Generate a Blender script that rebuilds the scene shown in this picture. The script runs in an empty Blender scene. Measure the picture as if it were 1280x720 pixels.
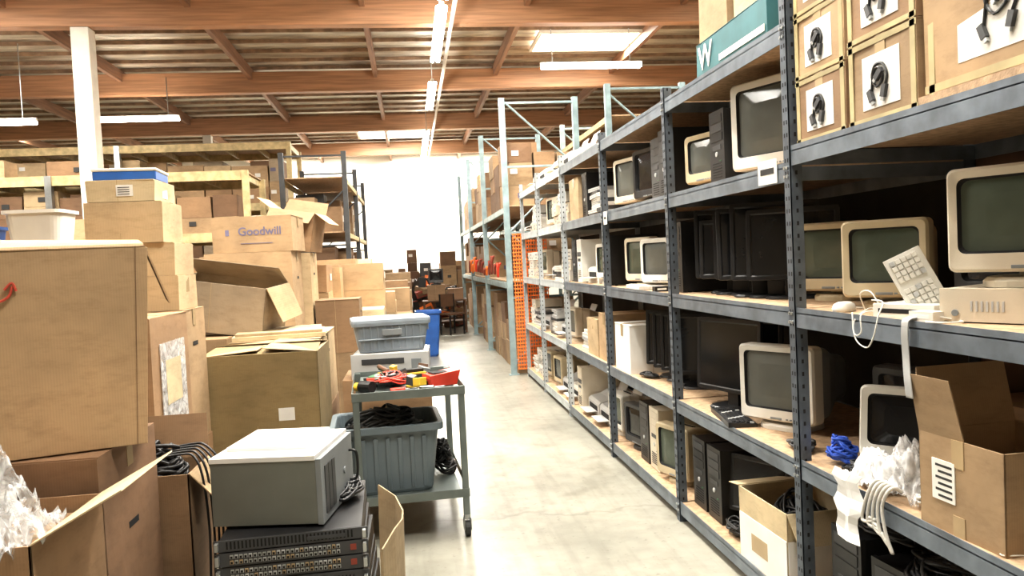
import bpy, math, random
from mathutils import Vector, Matrix, Euler, noise
R = random.Random(7)
SC = bpy.context.scene
# ------------------------------------------------------------------ materials
def ntree(name):
    m = bpy.data.materials.new(name); m.use_nodes = True
    nt = m.node_tree; b = nt.nodes.get("Principled BSDF")
    return m, nt, b
def mat(name, c, rough=.5, metal=0., var=.12, scale=6., bump=0., bscale=60., emit=0., alpha=1., trans=0., objrand=0., stretch=None):
    m, nt, b = ntree(name); N = nt.nodes; L = nt.links
    tc = N.new("ShaderNodeTexCoord"); no = N.new("ShaderNodeTexNoise")
    no.inputs["Scale"].default_value = scale; no.inputs["Detail"].default_value = 5
    if stretch:
        mp = N.new("ShaderNodeMapping"); mp.inputs["Scale"].default_value = stretch; L.new(tc.outputs["Object"], mp.inputs[0]); L.new(mp.outputs[0], no.inputs["Vector"])
    else: L.new(tc.outputs["Object"], no.inputs["Vector"])
    mx = N.new("ShaderNodeMixRGB")
    mx.inputs[1].default_value = (*[max(0, v*(1-var)) for v in c], 1)
    mx.inputs[2].default_value = (*[min(1, v*(1+var)) for v in c], 1)
    rp = N.new("ShaderNodeValToRGB"); rp.color_ramp.elements[0].position = .35; rp.color_ramp.elements[1].position = .65
    L.new(no.outputs["Fac"], rp.inputs["Fac"]); L.new(rp.outputs["Color"], mx.inputs[0])
    out = mx.outputs[0]
    if objrand:
        oi = N.new("ShaderNodeObjectInfo"); mr = N.new("ShaderNodeMapRange")
        mr.inputs[3].default_value = 1-objrand; mr.inputs[4].default_value = 1+objrand
        L.new(oi.outputs["Random"], mr.inputs[0]); hs = N.new("ShaderNodeHueSaturation")
        L.new(mr.outputs[0], hs.inputs["Value"]); L.new(out, hs.inputs["Color"]); out = hs.outputs[0]
    L.new(out, b.inputs["Base Color"])
    b.inputs["Roughness"].default_value = rough; b.inputs["Metallic"].default_value = metal
    if emit:
        b.inputs["Emission Color"].default_value = (*c, 1); b.inputs["Emission Strength"].default_value = emit
    if alpha < 1:
        n3 = N.new("ShaderNodeTexNoise"); n3.inputs["Scale"].default_value = 14; n3.inputs["Detail"].default_value = 6; n3.inputs["Distortion"].default_value = 2
        L.new(tc.outputs["Object"], n3.inputs["Vector"]); ma = N.new("ShaderNodeMapRange")
        ma.inputs[1].default_value = .35; ma.inputs[2].default_value = .65; ma.inputs[3].default_value = max(0, alpha-.25); ma.inputs[4].default_value = min(1, alpha+.35)
        L.new(n3.outputs["Fac"], ma.inputs[0]); L.new(ma.outputs[0], b.inputs["Alpha"])
    if trans: b.inputs["Transmission Weight"].default_value = trans
    if bump:
        n2 = N.new("ShaderNodeTexNoise"); n2.inputs["Scale"].default_value = bscale
        L.new(tc.outputs["Object"], n2.inputs["Vector"])
        bp = N.new("ShaderNodeBump"); bp.inputs["Strength"].default_value = bump; bp.inputs["Distance"].default_value = .01
        L.new(n2.outputs["Fac"], bp.inputs["Height"]); L.new(bp.outputs[0], b.inputs["Normal"])
    return m
def kraft(name, c):
    m = mat(name, c, .75, var=.14, scale=3, bump=.3, bscale=12, objrand=.22); nt = m.node_tree; N = nt.nodes; L = nt.links
    b = N["Principled BSDF"]; tc = N.new("ShaderNodeTexCoord"); w = N.new("ShaderNodeTexWave"); w.inputs["Scale"].default_value = 40
    L.new(tc.outputs["Object"], w.inputs["Vector"]); old = b.inputs["Base Color"].links[0].from_socket
    mx = N.new("ShaderNodeMixRGB"); mx.blend_type = 'MULTIPLY'; mx.inputs[0].default_value = .07
    L.new(old, mx.inputs[1]); L.new(w.outputs["Color"], mx.inputs[2])
    s = N.new("ShaderNodeTexNoise"); s.inputs["Scale"].default_value = 7; s.inputs["Detail"].default_value = 9; s.inputs["Roughness"].default_value = .75
    mp = N.new("ShaderNodeMapping"); mp.inputs["Scale"].default_value = (1, 1, 3); L.new(tc.outputs["Object"], mp.inputs[0]); L.new(mp.outputs[0], s.inputs["Vector"])
    r = N.new("ShaderNodeValToRGB"); r.color_ramp.elements[0].position = .30; r.color_ramp.elements[0].color = (.6,.55,.5,1); r.color_ramp.elements[1].position = .52; r.color_ramp.elements[1].color = (1,1,1,1)
    L.new(s.outputs["Fac"], r.inputs[0]); m3 = N.new("ShaderNodeMixRGB"); m3.blend_type = 'MULTIPLY'; m3.inputs[0].default_value = .5
    L.new(mx.outputs[0], m3.inputs[1]); L.new(r.outputs[0], m3.inputs[2]); L.new(m3.outputs[0], b.inputs["Base Color"])
    return m
K = [kraft("cardboard_a", (.40, .275, .155)), kraft("cardboard_b", (.33, .205, .11)), kraft("cardboard_c", (.51, .385, .23)),
     kraft("cardboard_d", (.20, .115, .062))]
KG = kraft("cardboard_grayed", (.37, .295, .205))
KIN = kraft("cardboard_inner", (.45, .32, .18))
KOL = kraft("cardboard_olive", (.29, .21, .095))
KY = kraft("cardboard_pale", (.66, .54, .34))
TAPE = mat("packing_tape", (.44, .33, .19), .25, var=.1)
CLEART = mat("yellow_tape", (.44, .37, .20), .3, var=.2)
LABEL = mat("paper_label", (.76, .75, .71), .7, var=.05)
INK = mat("black_ink", (.03, .03, .03), .6)
BLUEINK = mat("blue_ink", (.15, .14, .23), .6)
TEAL = mat("teal_ink", (.04, .15, .17), .6)
REDINK = mat("red_ink", (.50, .07, .04), .6)
BEIGE = mat("beige_plastic", (.62, .56, .45), .45, var=.06, bump=.05, bscale=200)
YBEIGE = mat("aged_beige_plastic", (.53, .45, .30), .45, var=.1)
OFFW = mat("offwhite_plastic", (.70, .69, .64), .45, var=.05)
LGRAY = mat("light_gray_plastic", (.48, .49, .49), .4, var=.06)
MGRAY = mat("mid_gray_plastic", (.22, .24, .25), .45, var=.1)
BLK = mat("black_plastic", (.012, .012, .013), .4, var=.3)
DGR = mat("dark_gray_plastic", (.05, .052, .055), .45, var=.2)
SLOT = mat("dark_slot", (.006, .006, .006), .8)
SCRG = mat("crt_glass", (.085, .105, .08), .12, var=.25, scale=3)
SCRB = mat("lcd_glass", (.01, .011, .013), .15, var=.3)
SCRL = mat("crt_glass_gray", (.13, .14, .13), .15, var=.15, scale=3)
POST = mat("slate_post_paint", (.10, .12, .145), .45, .3, var=.25, scale=12)
BEAM = mat("blue_gray_beam_paint", (.155, .185, .22), .4, .3, var=.25, scale=9)
WBEAM = mat("pale_rack_paint", (.50, .55, .58), .45, .2, var=.15)
PBLUE = mat("pallet_rack_paint", (.27, .36, .38), .45, .3, var=.2)
DECK = mat("particle_board", (.47, .325, .20), .7, var=.2, scale=30, bump=.2, bscale=150)
BAYSHADE = mat("bay_shade_panel", (.018, .013, .010), .8, var=.4)  # near-black colour of an added back panel stands in for shade inside the bays
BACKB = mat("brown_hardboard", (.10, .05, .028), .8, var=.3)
YWOOD = mat("yellow_lumber", (.56, .45, .24), .6, var=.2, scale=10)
GLULAM = mat("glulam_timber", (.40, .215, .115), .55, var=.22, scale=3, stretch=(.4,3,9))
PURL = mat("purlin_timber", (.25, .135, .078), .6, var=.25, scale=3, stretch=(6,.4,6))
SUBP = mat("subpurlin_timber", (.27, .18, .115), .6, var=.3, scale=6)
GAL = mat("galvanized_metal", (.45, .47, .47), .35, .8, var=.2)
CARTM = mat("cart_gray_paint", (.17, .20, .19), .4, .4, var=.15)
TOTE = mat("tote_gray_plastic", (.14, .175, .195), .45, var=.08)
TOTE2 = mat("crate_gray_plastic", (.25, .29, .33), .4, var=.08)
SILV = mat("silver_case", (.42, .45, .48), .35, .35, var=.08)
CASEG = mat("case_gray_metal", (.19, .205, .185), .4, .3, var=.2, scale=2)
CASEW = mat("case_white_top", (.74, .74, .72), .45, var=.03)
BLUEP = mat("blue_plastic", (.03, .12, .42), .4)
REDP = mat("red_plastic", (.75, .06, .03), .4)
YELP = mat("yellow_plastic", (.75, .5, .05), .4)
ORNG = mat("orange_mesh_plastic", (.95, .22, .04), .5)
WPAINT = mat("white_paint", (.72, .69, .62), .6, var=.06)
RUB = mat("black_rubber", (.015, .015, .015), .6)
GREENB = mat("circuit_green", (.03, .16, .06), .4)
BAG = mat("clear_plastic_film", (.80, .82, .83), .08, var=.05, alpha=.30, bump=1., bscale=22)
BAG2 = mat("milky_plastic_film", (.80, .80, .80), .2, var=.05, alpha=.55, bump=1., bscale=26)
FOAMW = mat("white_packaging", (.76, .76, .75), .5, var=.05)
BLUEC = mat("blue_cable", (.03, .10, .55), .4)
GRC = mat("gray_cable", (.55, .54, .50), .5)
TUBE = mat("fluorescent_tube", (1, .985, .95), .5, var=0, emit=28)
SKYL = mat("skylight_acrylic", (1, .975, .92), .5, var=0, emit=11)
CABP = [mat("dark_red_paint", (.25, .05, .03), .7), mat("dark_brown", (.12, .06, .03), .7)]

# ------------------------------------------------------------------ mesh builder
class MB:
    def __init__(s): s.v = []; s.f = []; s.m = []; s.mats = []
    def mi(s, m):
        if m not in s.mats: s.mats.append(m)
        return s.mats.index(m)
    def add(s, vs, fs, m, M=None):
        o = len(s.v)
        s.v += [tuple(M @ Vector(p)) if M else tuple(p) for p in vs]
        k = s.mi(m)
        for f in fs: s.f.append([i+o for i in f]); s.m.append(k)
    def hexa(s, p, m, M=None):
        s.add(p, [(0,3,2,1),(4,5,6,7),(0,1,5,4),(1,2,6,5),(2,3,7,6),(3,0,4,7)], m, M)
    def box(s, x0, x1, y0, y1, z0, z1, m, M=None, j=0.):
        p = [(x0,y0,z0),(x1,y0,z0),(x1,y1,z0),(x0,y1,z0),(x0,y0,z1),(x1,y0,z1),(x1,y1,z1),(x0,y1,z1)]
        if j: p = [(a+R.uniform(-j,j), b+R.uniform(-j,j), c) for a,b,c in p]
        s.hexa(p, m, M)
    def cyl(s, p0, p1, r, m, n=12, r2=None, M=None):
        p0 = Vector(p0); p1 = Vector(p1); r2 = r if r2 is None else r2
        d = (p1-p0).normalized(); a = d.orthogonal().normalized(); b = d.cross(a)
        vs = []
        for p, rr in ((p0, r), (p1, r2)):
            for i in range(n):
                t = 2*math.pi*i/n; vs.append(p + a*math.cos(t)*rr + b*math.sin(t)*rr)
        fs = [(i, (i+1)%n, n+(i+1)%n, n+i) for i in range(n)] + [tuple(range(n))[::-1], tuple(range(n, 2*n))]
        s.add(vs, fs, m, M)
    def loft(s, rings, ms, M=None, cap0=None, cap1=None):
        n = len(rings[0]); o = len(s.v)
        for r in rings: s.v += [tuple(M @ Vector(p)) if M else tuple(p) for p in r]
        for k in range(len(rings)-1):
            mm = s.mi(ms[k] if isinstance(ms, (list, tuple)) else ms)
            for i in range(n):
                j = (i+1) % n
                s.f.append([o+k*n+i, o+k*n+j, o+(k+1)*n+j, o+(k+1)*n+i]); s.m.append(mm)
        if cap0: s.f.append([o+i for i in range(n)][::-1]); s.m.append(s.mi(cap0))
        if cap1: s.f.append([o+(len(rings)-1)*n+i for i in range(n)]); s.m.append(s.mi(cap1))
    def tube(s, pts, r, m, n=6, sub=5):
        P = [Vector(p) for p in pts]; q = []
        for i in range(len(P)-1):
            a = P[max(i-1,0)]; b = P[i]; c = P[i+1]; d = P[min(i+2, len(P)-1)]
            for k in range(sub):
                t = k/sub
                q.append(.5*((2*b)+(c-a)*t+(2*a-5*b+4*c-d)*t*t+(3*b-a-3*c+d)*t**3))
        q.append(P[-1]); rings = []; prev = None
        for i, p in enumerate(q):
            t = q[min(i+1, len(q)-1)]-q[max(i-1, 0)]
            if t.length < 1e-6: t = Vector((1,0,0))
            t.normalize()
            a = (prev - t*prev.dot(t)) if prev else t.orthogonal()
            if a.length < 1e-4: a = t.orthogonal()
            a.normalize(); prev = a; b = t.cross(a)
            rings.append([p+a*math.cos(2*math.pi*k/n)*r+b*math.sin(2*math.pi*k/n)*r for k in range(n)])
        s.loft(rings, m, cap0=m, cap1=m)
    def obj(s, name, loc=(0,0,0), rot=(0,0,0), bev=0., smooth=False, parent=None):
        me = bpy.data.meshes.new(name); me.from_pydata(s.v, [], s.f)
        for m in s.mats: me.materials.append(m)
        me.polygons.foreach_set("material_index", s.m)
        if smooth: me.polygons.foreach_set("use_smooth", [True]*len(me.polygons))
        me.update()
        o = bpy.data.objects.new(name, me); SC.collection.objects.link(o)
        o.location = loc; o.rotation_euler = [math.radians(a) for a in rot]
        if bev:
            b = o.modifiers.new("bevel", 'BEVEL'); b.width = bev; b.segments = 2; b.limit_method = 'ANGLE'; b.angle_limit = .7
        if parent: o.parent = parent
        return o
def rr(w, h, r, y, zc=0., xc=0., n=4):
    pts = []; r = min(r, w/2-.001, h/2-.001)
    for cx, cz, a0 in ((w/2-r, h/2-r, 0), (-w/2+r, h/2-r, 90), (-w/2+r, -h/2+r, 180), (w/2-r, -h/2+r, 270)):
        for k in range(n+1):
            a = math.radians(a0+90*k/n); pts.append((xc+cx+r*math.cos(a), y, zc+cz+r*math.sin(a)))
    return pts
def rrz(w, d, r, z, n=4): return [(x, zz, z) for x, _, zz in rr(w, d, r, 0, n=n)]

# ------------------------------------------------------------------ object makers
def carton(x0, x1, y0, y1, z0, z1, m=None, rz=0, flaps=None, label=0, tape=True, j=.006, rot=None, name="cardboard_box", top=0., marks=True, fl=None, fm=None):
    m = m or R.choice(K[:3]); w = x1-x0; d = y1-y0; h = z1-z0; b = MB()
    X = w/2; Y = d/2; t = .006
    if flaps is None:
        p = [(-X,-Y,0),(X,-Y,0),(X,Y,0),(-X,Y,0)] + [(a*(1+top)+R.uniform(-j,j), c*(1+top)+R.uniform(-j,j), h-.004) for a,c in ((-X,-Y),(X,-Y),(X,Y),(-X,Y))]
        b.hexa(p, m)
        g = .002
        b.box(-X*(1+top), X*(1+top), -Y*(1+top), -g, h-.004, h, m); b.box(-X*(1+top), X*(1+top), g, Y*(1+top), h-.004, h, m)
        if tape:
            b.box(-X-.001, X+.001, -.026, .026, h, h+.0008, TAPE)
            b.box(X, X+.0015, -.026, .026, h-.09, h+.0008, TAPE); b.box(-X-.0015, -X, -.026, .026, h-.09, h+.0008, TAPE)
    else:
        T = 1+top
        for (a, c) in (((-X,-Y),(X,-Y)), ((X,-Y),(X,Y)), ((X,Y),(-X,Y)), ((-X,Y),(-X,-Y))):
            a = Vector((*a, 0)); c = Vector((*c, 0)); n = (c-a).normalized().cross(Vector((0,0,1)))*t
            at = Vector((a.x*T, a.y*T, h)); ct = Vector((c.x*T, c.y*T, h))
            b.hexa([a, c, c-n, a-n, at, ct, ct-n, at-n], m)
        b.box(-X+t, X-t, -Y+t, Y-t, 0, t, KIN)
        fl = fl or min(w, d)/2
        for k, ((a, c), ang) in enumerate(zip((((-X,-Y),(X,-Y)), ((X,-Y),(X,Y)), ((X,Y),(-X,Y)), ((-X,Y),(-X,-Y))), flaps)):
            if ang is None: continue
            a = Vector((a[0]*T, a[1]*T, h)); c = Vector((c[0]*T, c[1]*T, h)); e = (c-a).normalized(); n = e.cross(Vector((0,0,1)))
            an = math.radians(ang); dr = Vector((0,0,1))*math.cos(an)+n*math.sin(an); nn = dr.cross(e)*.004
            f1 = dr*fl
            b.hexa([a, c, c+nn, a+nn, a+f1+e*.015, c+f1-e*.015, c+f1-e*.015+nn, a+f1+e*.015+nn], fm or (KIN if k % 2 else m))
    if marks:
        if h > .3 and flaps is None: b.box(X, X+.001, -.045, .045, h*.72, h*.72+.022, SLOT)
        b.box(-X*.1, -X*.1+.003, -Y-.001, -Y, 0, h, TAPE)
        if R.random() < .6:
            xx = R.uniform(-X*.8, X*.5); zz = h*R.uniform(.15, .6)
            b.box(xx, xx+w*.14, -Y-.002, -Y, zz, zz+h*.12, R.choice([LABEL, LABEL, INK]))
    if label:
        s = label
        b.box(-s*.5+.02, s*.5+.02, -Y-.003, -Y, h*.5-s*.35, h*.5+s*.35, LABEL)
        for i in range(4): b.box(-s*.4+.02, s*.3+.02, -Y-.004, -Y-.003, h*.5-s*.25+i*s*.14, h*.5-s*.25+i*s*.14+s*.05, INK)
        b.box(X, X+.002, -s*.5, s*.5, h*.45-s*.35, h*.45+s*.35, LABEL)
    o = b.obj(name, ((x0+x1)/2, (y0+y1)/2, z0), rot or (0,0,rz), bev=.004)
    return o
def pile(name, cells, mats=None):
    b = MB(); mats = mats or K+[KG]
    for (x0,x1,y0,y1,z0,z1) in cells:
        m = R.choice(mats)
        b.box(x0+.012, x1-.012, y0+.012, y1-.012, z0, z1-.003, m, j=.01)
        cy = (y0+y1)/2; b.box(x0+.02, x1-.02, cy-.025, cy+.025, z1-.003, z1-.001, TAPE)
        if R.random() < .5:
            lx = R.uniform(x0+.03, max(x0+.04, x1-.16)); lz = z0+(z1-z0)*R.uniform(.3,.5)
            b.box(lx, lx+.1, y0, y0+.004, lz, lz+.07, R.choice([LABEL, LABEL, INK, BLUEINK]))
        if R.random() < .4:
            b.box(x1-.006, x1+.001, cy-.05, cy+.05, z0+(z1-z0)*.4, z0+(z1-z0)*.65, LABEL)
    return b.obj(name, bev=.004)
def junk(name, x0, x1, y0, y1, z0, zt, n, mats, s=.3):
    """heap of assorted scrap equipment: tumbled housings, panels, rods"""
    b = MB()
    for i in range(n):
        x = R.uniform(x0, x1); y = R.uniform(y0, y1); k = 1-abs((x-(x0+x1)/2)/(x1-x0))*.8
        z = z0+(zt-z0)*k*R.random()
        M = Matrix.Translation((x, y, z)) @ Euler((R.uniform(-.35,.35), R.uniform(-.35,.35), R.uniform(0,3))).to_matrix().to_4x4()
        a, c, d = R.uniform(.3,1)*s, R.uniform(.3,1)*s, R.uniform(.2,.8)*s; m = R.choice(mats)
        b.box(-a/2, a/2, -c/2, c/2, 0, d, m, M)
        b.box(-a*.35, a*.35, -c/2-.006, -c/2, d*.2, d*.7, R.choice(mats), M)
        if i % 4 == 0: b.cyl((-a,0,d), (a*1.3,.1,d*1.4), .015, R.choice(mats), 6, M=M)
    return b.obj(name, bev=.004)
def crt(w=.36, h=.33, d=.38, m=BEIGE, scr=SCRG, loc=(0,0,0), rz=0, rx=0, base=True, bez=.03, body=None):
    b = MB(); z0 = .045 if base else 0.; zc = z0+h/2; o = .012; body = body or m
    rings = [rr(.01,.008,.003,.009,zc+o), rr((w-2*bez)*.55,(h-2*bez-.02)*.55,.03,.011,zc+o), rr(w-2*bez-.012,h-2*bez-.037,.025,.018,zc+o),
             rr(w-2*bez,h-2*bez-.025,.022,.002,zc+o), rr(w-.016,h-.016,.02,-.002,zc), rr(w,h,.022,.01,zc), rr(w,h,.022,.075,zc),
             rr(w-.02,h-.015,.03,.085,zc), rr(w*.93,h*.92,.04,.16,zc-.003), rr(w*.66,h*.7,.04,d*.72,zc-.008), rr(w*.58,h*.6,.04,d,zc-.012)]
    b.loft(rings, [scr, scr, SLOT, m, m, m, m, body, body, body], cap0=scr, cap1=body)
    for i in range(5): b.box(w*.18+i*.02-.02, w*.18+i*.02-.008, -.004, .003, z0+.012, z0+.019, MGRAY)
    b.box(-.03, .03, -.0035, .002, z0+.01, z0+.02, MGRAY)
    for i in range(5): b.box(-w*.25, w*.25, .11+i*.016, .117+i*.016, zc+h*.40-i*.0028, zc+h*.485-i*.0045, SLOT)
    if base:
        b.loft([rrz(.10,.10,.045,z0+.03), rrz(.12,.12,.055,.028)], m, cap0=m, cap1=m, M=Matrix.Translation((0,.15,0)))
        b.loft([rrz(w*.62,.22,.08,.03), rrz(w*.68,.24,.09,.018), rrz(w*.68,.24,.09,0)], m, cap0=m, cap1=m, M=Matrix.Translation((0,.13,0)))
    return b.obj("crt_monitor", loc, (rx,0,rz), bev=.0015)
def lcd(w=.38, h=.31, m=BLK, scr=SCRB, loc=(0,0,0), rz=0, tilt=4, stand=True, name="flat_panel_monitor"):
    b = MB(); z0 = .09 if stand else 0.
    M = Matrix.Translation((0,0,z0+h/2)) @ Matrix.Rotation(math.radians(-tilt),4,'X')
    b.loft([rr(w-.05,h-.05,.004,.004), rr(w-.036,h-.036,.004,.0), rr(w,h,.012,.0), rr(w,h,.012,.02), rr(w*.8,h*.75,.02,.04), rr(w*.4,h*.4,.02,.055)],
           [m,m,m,m,m], cap0=scr, cap1=m, M=M)
    if stand:
        b.box(-.04,.04,.03,.055,.012,z0+h*.45,m)
        b.loft([rrz(.24,.18,.06,.014), rrz(.26,.20,.07,.006), rrz(.26,.20,.07,0)], m, cap0=m, cap1=m, M=Matrix.Translation((0,.04,0)))
    return b.obj(name, loc, (0,0,rz), bev=.0012)
def tower(w=.19, h=.42, d=.44, m=BEIGE, f=None, loc=(0,0,0), rot=(0,0,0), name="computer_tower"):
    f = f or m; b = MB()
    b.box(-w/2, w/2, .02, d, .008, h, m); b.box(-w/2-.003, w/2+.003, 0, .02, .004, h+.004, f)
    for i in range(3): b.box(-w*.4, w*.4, -.003, .0, h-.06-i*.047, h-.02-i*.047, R.choice([f, DGR, f]))
    b.box(-w*.28, w*.28, -.003, 0, h-.2, h-.175, DGR)
    b.cyl((0,-.006,h*.42), (0,0,h*.42), .013, LGRAY, 10); b.box(w*.2,w*.3,-.004,0,h*.32,h*.33,GREENB)
    for i in range(6): b.box(-w*.32, w*.32, -.002, 0, .04+i*.014, .046+i*.014, SLOT)
    for x in (-w*.4, w*.4):
        for y in (.05, d-.05): b.cyl((x,y,0), (x,y,.01), .012, RUB, 8)
    return b.obj(name, loc, rot, bev=.003)
def desktop(w=.42, h=.11, d=.40, m=BEIGE, loc=(0,0,0), rz=0, name="desktop_computer"):
    b = MB(); b.box(-w/2,w/2,.02,d,.008,h,m); b.box(-w/2-.002,w/2+.002,0,.02,.004,h+.002,m)
    b.box(w*.05,w*.42,-.003,0,h*.55,h*.88,LGRAY if m is not LGRAY else MGRAY); b.box(w*.1,w*.38,-.004,-.003,h*.68,h*.72,SLOT)
    b.box(w*.12,w*.35,-.003,0,h*.25,h*.4,MGRAY); b.cyl((-w*.4,-.005,h*.3),(-w*.4,0,h*.3),.01,MGRAY,10)
    for i in range(7): b.box(-w*.3+i*.014,-w*.3+i*.014+.006,-.002,0,h*.35,h*.65,LGRAY)
    for x in (-w*.42,w*.42):
        for y in (.04,d-.04): b.cyl((x,y,0),(x,y,.01),.012,RUB,8)
    return b.obj(name, loc, (0,0,rz), bev=.003)
def printer(w=.42, h=.24, d=.36, m=OFFW, loc=(0,0,0), rz=0):
    b = MB()
    prof = [(0,0),(d,0),(d,h),(d*.55,h),(d*.35,h*.82),(.02,h*.72),(0,h*.6)]
    vs = [(-w/2,y,z) for y,z in prof]+[(w/2,y,z) for y,z in prof]; n = len(prof)
    b.add(vs, [tuple(range(n)), tuple(range(n,2*n))[::-1]]+[(i,n+i,n+(i+1)%n,(i+1)%n) for i in range(n)], m)
    b.box(-w*.36,w*.36,-.004,.0,h*.28,h*.5,SLOT); b.box(-w*.33,w*.33,-.10,.0,h*.24,h*.27,m)
    b.hexa([(-w*.32,d*.8,h),(w*.32,d*.8,h),(w*.32,d*.82,h),(-w*.32,d*.82,h),(-w*.32,d*.98,h+.14),(w*.32,d*.98,h+.14),(w*.32,d,h+.14),(-w*.32,d,h+.14)], m)
    b.box(w*.2,w*.44,d*.36,d*.5,h*.83,h*.9,MGRAY)
    b.box(-w*.45,w*.45,-.002,0,h*.1,h*.105,SLOT)
    return b.obj("printer", loc, (0,0,rz), bev=.006)
def keyboard(w=.44, d=.16, m=OFFW, loc=(0,0,0), rot=(0,0,0)):
    b = MB(); b.hexa([(-w/2,-d/2,0),(w/2,-d/2,0),(w/2,d/2,0),(-w/2,d/2,0),(-w/2,-d/2,.014),(w/2,-d/2,.014),(w/2,d/2,.026),(-w/2,d/2,.026)], m)
    nx = max(8, int(w/.0215))
    for r in range(5):
        for c in range(nx):
            if c == nx-5: continue
            kw = (w-.024)/nx
            x = -w/2+.012+c*kw; y = -d/2+.012+r*(d-.026)/5; z = .014+(y+d/2)/d*.012
            b.box(x, x+kw*.8, y, y+(d-.026)/5*.8, z, z+.007, LGRAY if (r+c) % 7 == 0 else m)
    return b.obj("keyboard", loc, rot, bev=.001)
def cables(name, cx, cy, cz, sx, sy, sz, n, m, r=.004, loops=5):
    b = MB()
    for k in range(n):
        mm = R.choice(m) if isinstance(m, list) else m
        px, py = R.uniform(-sx,sx)*.6, R.uniform(-sy,sy)*.6; rad = R.uniform(.3,.8)
        pts = []; a0 = R.uniform(0,6.3); zt = R.uniform(0, 1)
        for i in range(loops*5):
            a = a0+i*1.25; q = rad*R.uniform(.6,1.1)
            x = max(-sx,min(sx,px*.6+math.cos(a)*sx*q)); y = max(-sy,min(sy,py*.6+math.sin(a)*sy*q))
            env = max(.1,1-(abs(x/sx)**2+abs(y/sy)**2)*.45)
            pts.append((x, y, r+sz*env*R.uniform(zt*.6, min(1,zt*.6+.4))))
        b.tube(pts, r, mm, 6, 4)
    return b.obj(name, (cx,cy,cz), smooth=True)
def film(name, loc, size, m, seed=0, h=.15, n=46, rz=0):
    """draped crinkled film sheet with creases"""
    b = MB(); V = []
    for i in range(n+1):
        for k in range(n+1):
            x = i/n*2-1; y = k/n*2-1; p = Vector((x*1.6+seed, y*1.6, seed*.3))
            q = Vector((noise.noise(p+Vector((5,0,0))), noise.noise(p+Vector((0,9,0))), 0))
            r1 = 1-abs(noise.noise(p*1.3+q*1.5))*2.2; r2 = 1-abs(noise.noise(p*3.2+q*2))*2.2; r3 = 1-abs(noise.noise(p*7+q*3))*2.2
            rad = min(1, math.hypot(x,y)); edge = .75+.25*noise.noise(p*2)
            zz = max(0, (1-rad**2))*.9+.0
            V.append(((x*edge+q.x*.25)*size[0], (y*edge+q.y*.25)*size[1], .004+max(0, h*(zz*(.65+.35*r1)+.16*r2+.07*r3))))
    F = [(i*(n+1)+k, (i+1)*(n+1)+k, (i+1)*(n+1)+k+1, i*(n+1)+k+1) for i in range(n) for k in range(n)]
    b.add(V, F, m)
    return b.obj(name, loc, (0,0,rz), smooth=True)
def text(body, size, m, parent, loc, rot, name="printed_text"):
    c = bpy.data.curves.new(name, 'FONT'); c.body = body; c.size = size; c.align_x = 'CENTER'; c.align_y = 'CENTER'; c.extrude = .0006; c.offset = size*.015
    t = bpy.data.objects.new(name, c); SC.collection.objects.link(t)
    dg = bpy.context.evaluated_depsgraph_get(); me = bpy.data.meshes.new_from_object(t.evaluated_get(dg))
    bpy.data.objects.remove(t); me.materials.clear(); me.materials.append(m)
    o = bpy.data.objects.new(name, me); SC.collection.objects.link(o); o.parent = parent
    o.location = loc; o.rotation_euler = [math.radians(a) for a in rot]; return o

# ------------------------------------------------------------------ room shell
X0, X1, Y0, Y1, CH = -13, 9, -3, 28, 5.6
def slab(name, x0,x1,y0,y1,z0,z1,m):
    b = MB(); b.box(x0,x1,y0,y1,z0,z1,m); return b.obj(name)
cm, nt, bs = ntree("concrete_floor"); N = nt.nodes; L = nt.links
tc = N.new("ShaderNodeTexCoord")
def nz(s, d=6):
    n = N.new("ShaderNodeTexNoise"); n.inputs["Scale"].default_value = s; n.inputs["Detail"].default_value = d; L.new(tc.outputs["Object"], n.inputs["Vector"]); return n
def ramp(src, a, ca, b_, cb):
    r = N.new("ShaderNodeValToRGB"); r.color_ramp.elements[0].position = a; r.color_ramp.elements[0].color = (*ca,1)
    r.color_ramp.elements[1].position = b_; r.color_ramp.elements[1].color = (*cb,1); L.new(src, r.inputs[0]); return r
def mul(a, b_, f):
    m = N.new("ShaderNodeMixRGB"); m.blend_type='MULTIPLY'; m.inputs[0].default_value=f; L.new(a, m.inputs[1]); L.new(b_, m.inputs[2]); return m.outputs[0]
r1 = ramp(nz(.9).outputs["Fac"], .35, (.235,.23,.195), .65, (.375,.365,.31))
r2 = ramp(nz(9,8).outputs["Fac"], .3, (.74,.73,.70), .6, (1,1,1))
r3 = ramp(nz(2.6,3).outputs["Fac"], .30, (.52,.49,.43), .42, (1,1,1))
vo = N.new("ShaderNodeTexVoronoi"); vo.feature='DISTANCE_TO_EDGE'; vo.inputs["Scale"].default_value=.35
wv = N.new("ShaderNodeVectorMath"); wv.operation='ADD'; L.new(tc.outputs["Object"], wv.inputs[0]); nn_=nz(1.5); L.new(nn_.outputs["Color"], wv.inputs[1]); L.new(wv.outputs[0], vo.inputs["Vector"])
r4 = ramp(vo.outputs["Distance"], .002, (.45,.42,.38), .008, (1,1,1))
r5 = ramp(nz(24,4).outputs["Fac"], .28, (.5,.48,.44), .38, (1,1,1))
mps = N.new("ShaderNodeMapping"); mps.inputs["Scale"].default_value=(9,.7,1); L.new(tc.outputs["Object"], mps.inputs[0])
ns = N.new("ShaderNodeTexNoise"); ns.inputs["Scale"].default_value=1.5; ns.inputs["Detail"].default_value=8; L.new(mps.outputs[0], ns.inputs["Vector"])
r6 = ramp(ns.outputs["Fac"], .33, (.66,.65,.62), .5, (1,1,1))
o_ = mul(mul(mul(mul(mul(r1.outputs[0], r2.outputs[0], .6), r3.outputs[0], .45), r4.outputs[0], .4), r5.outputs[0], .5), r6.outputs[0], .4)
L.new(o_, bs.inputs["Base Color"])
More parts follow.
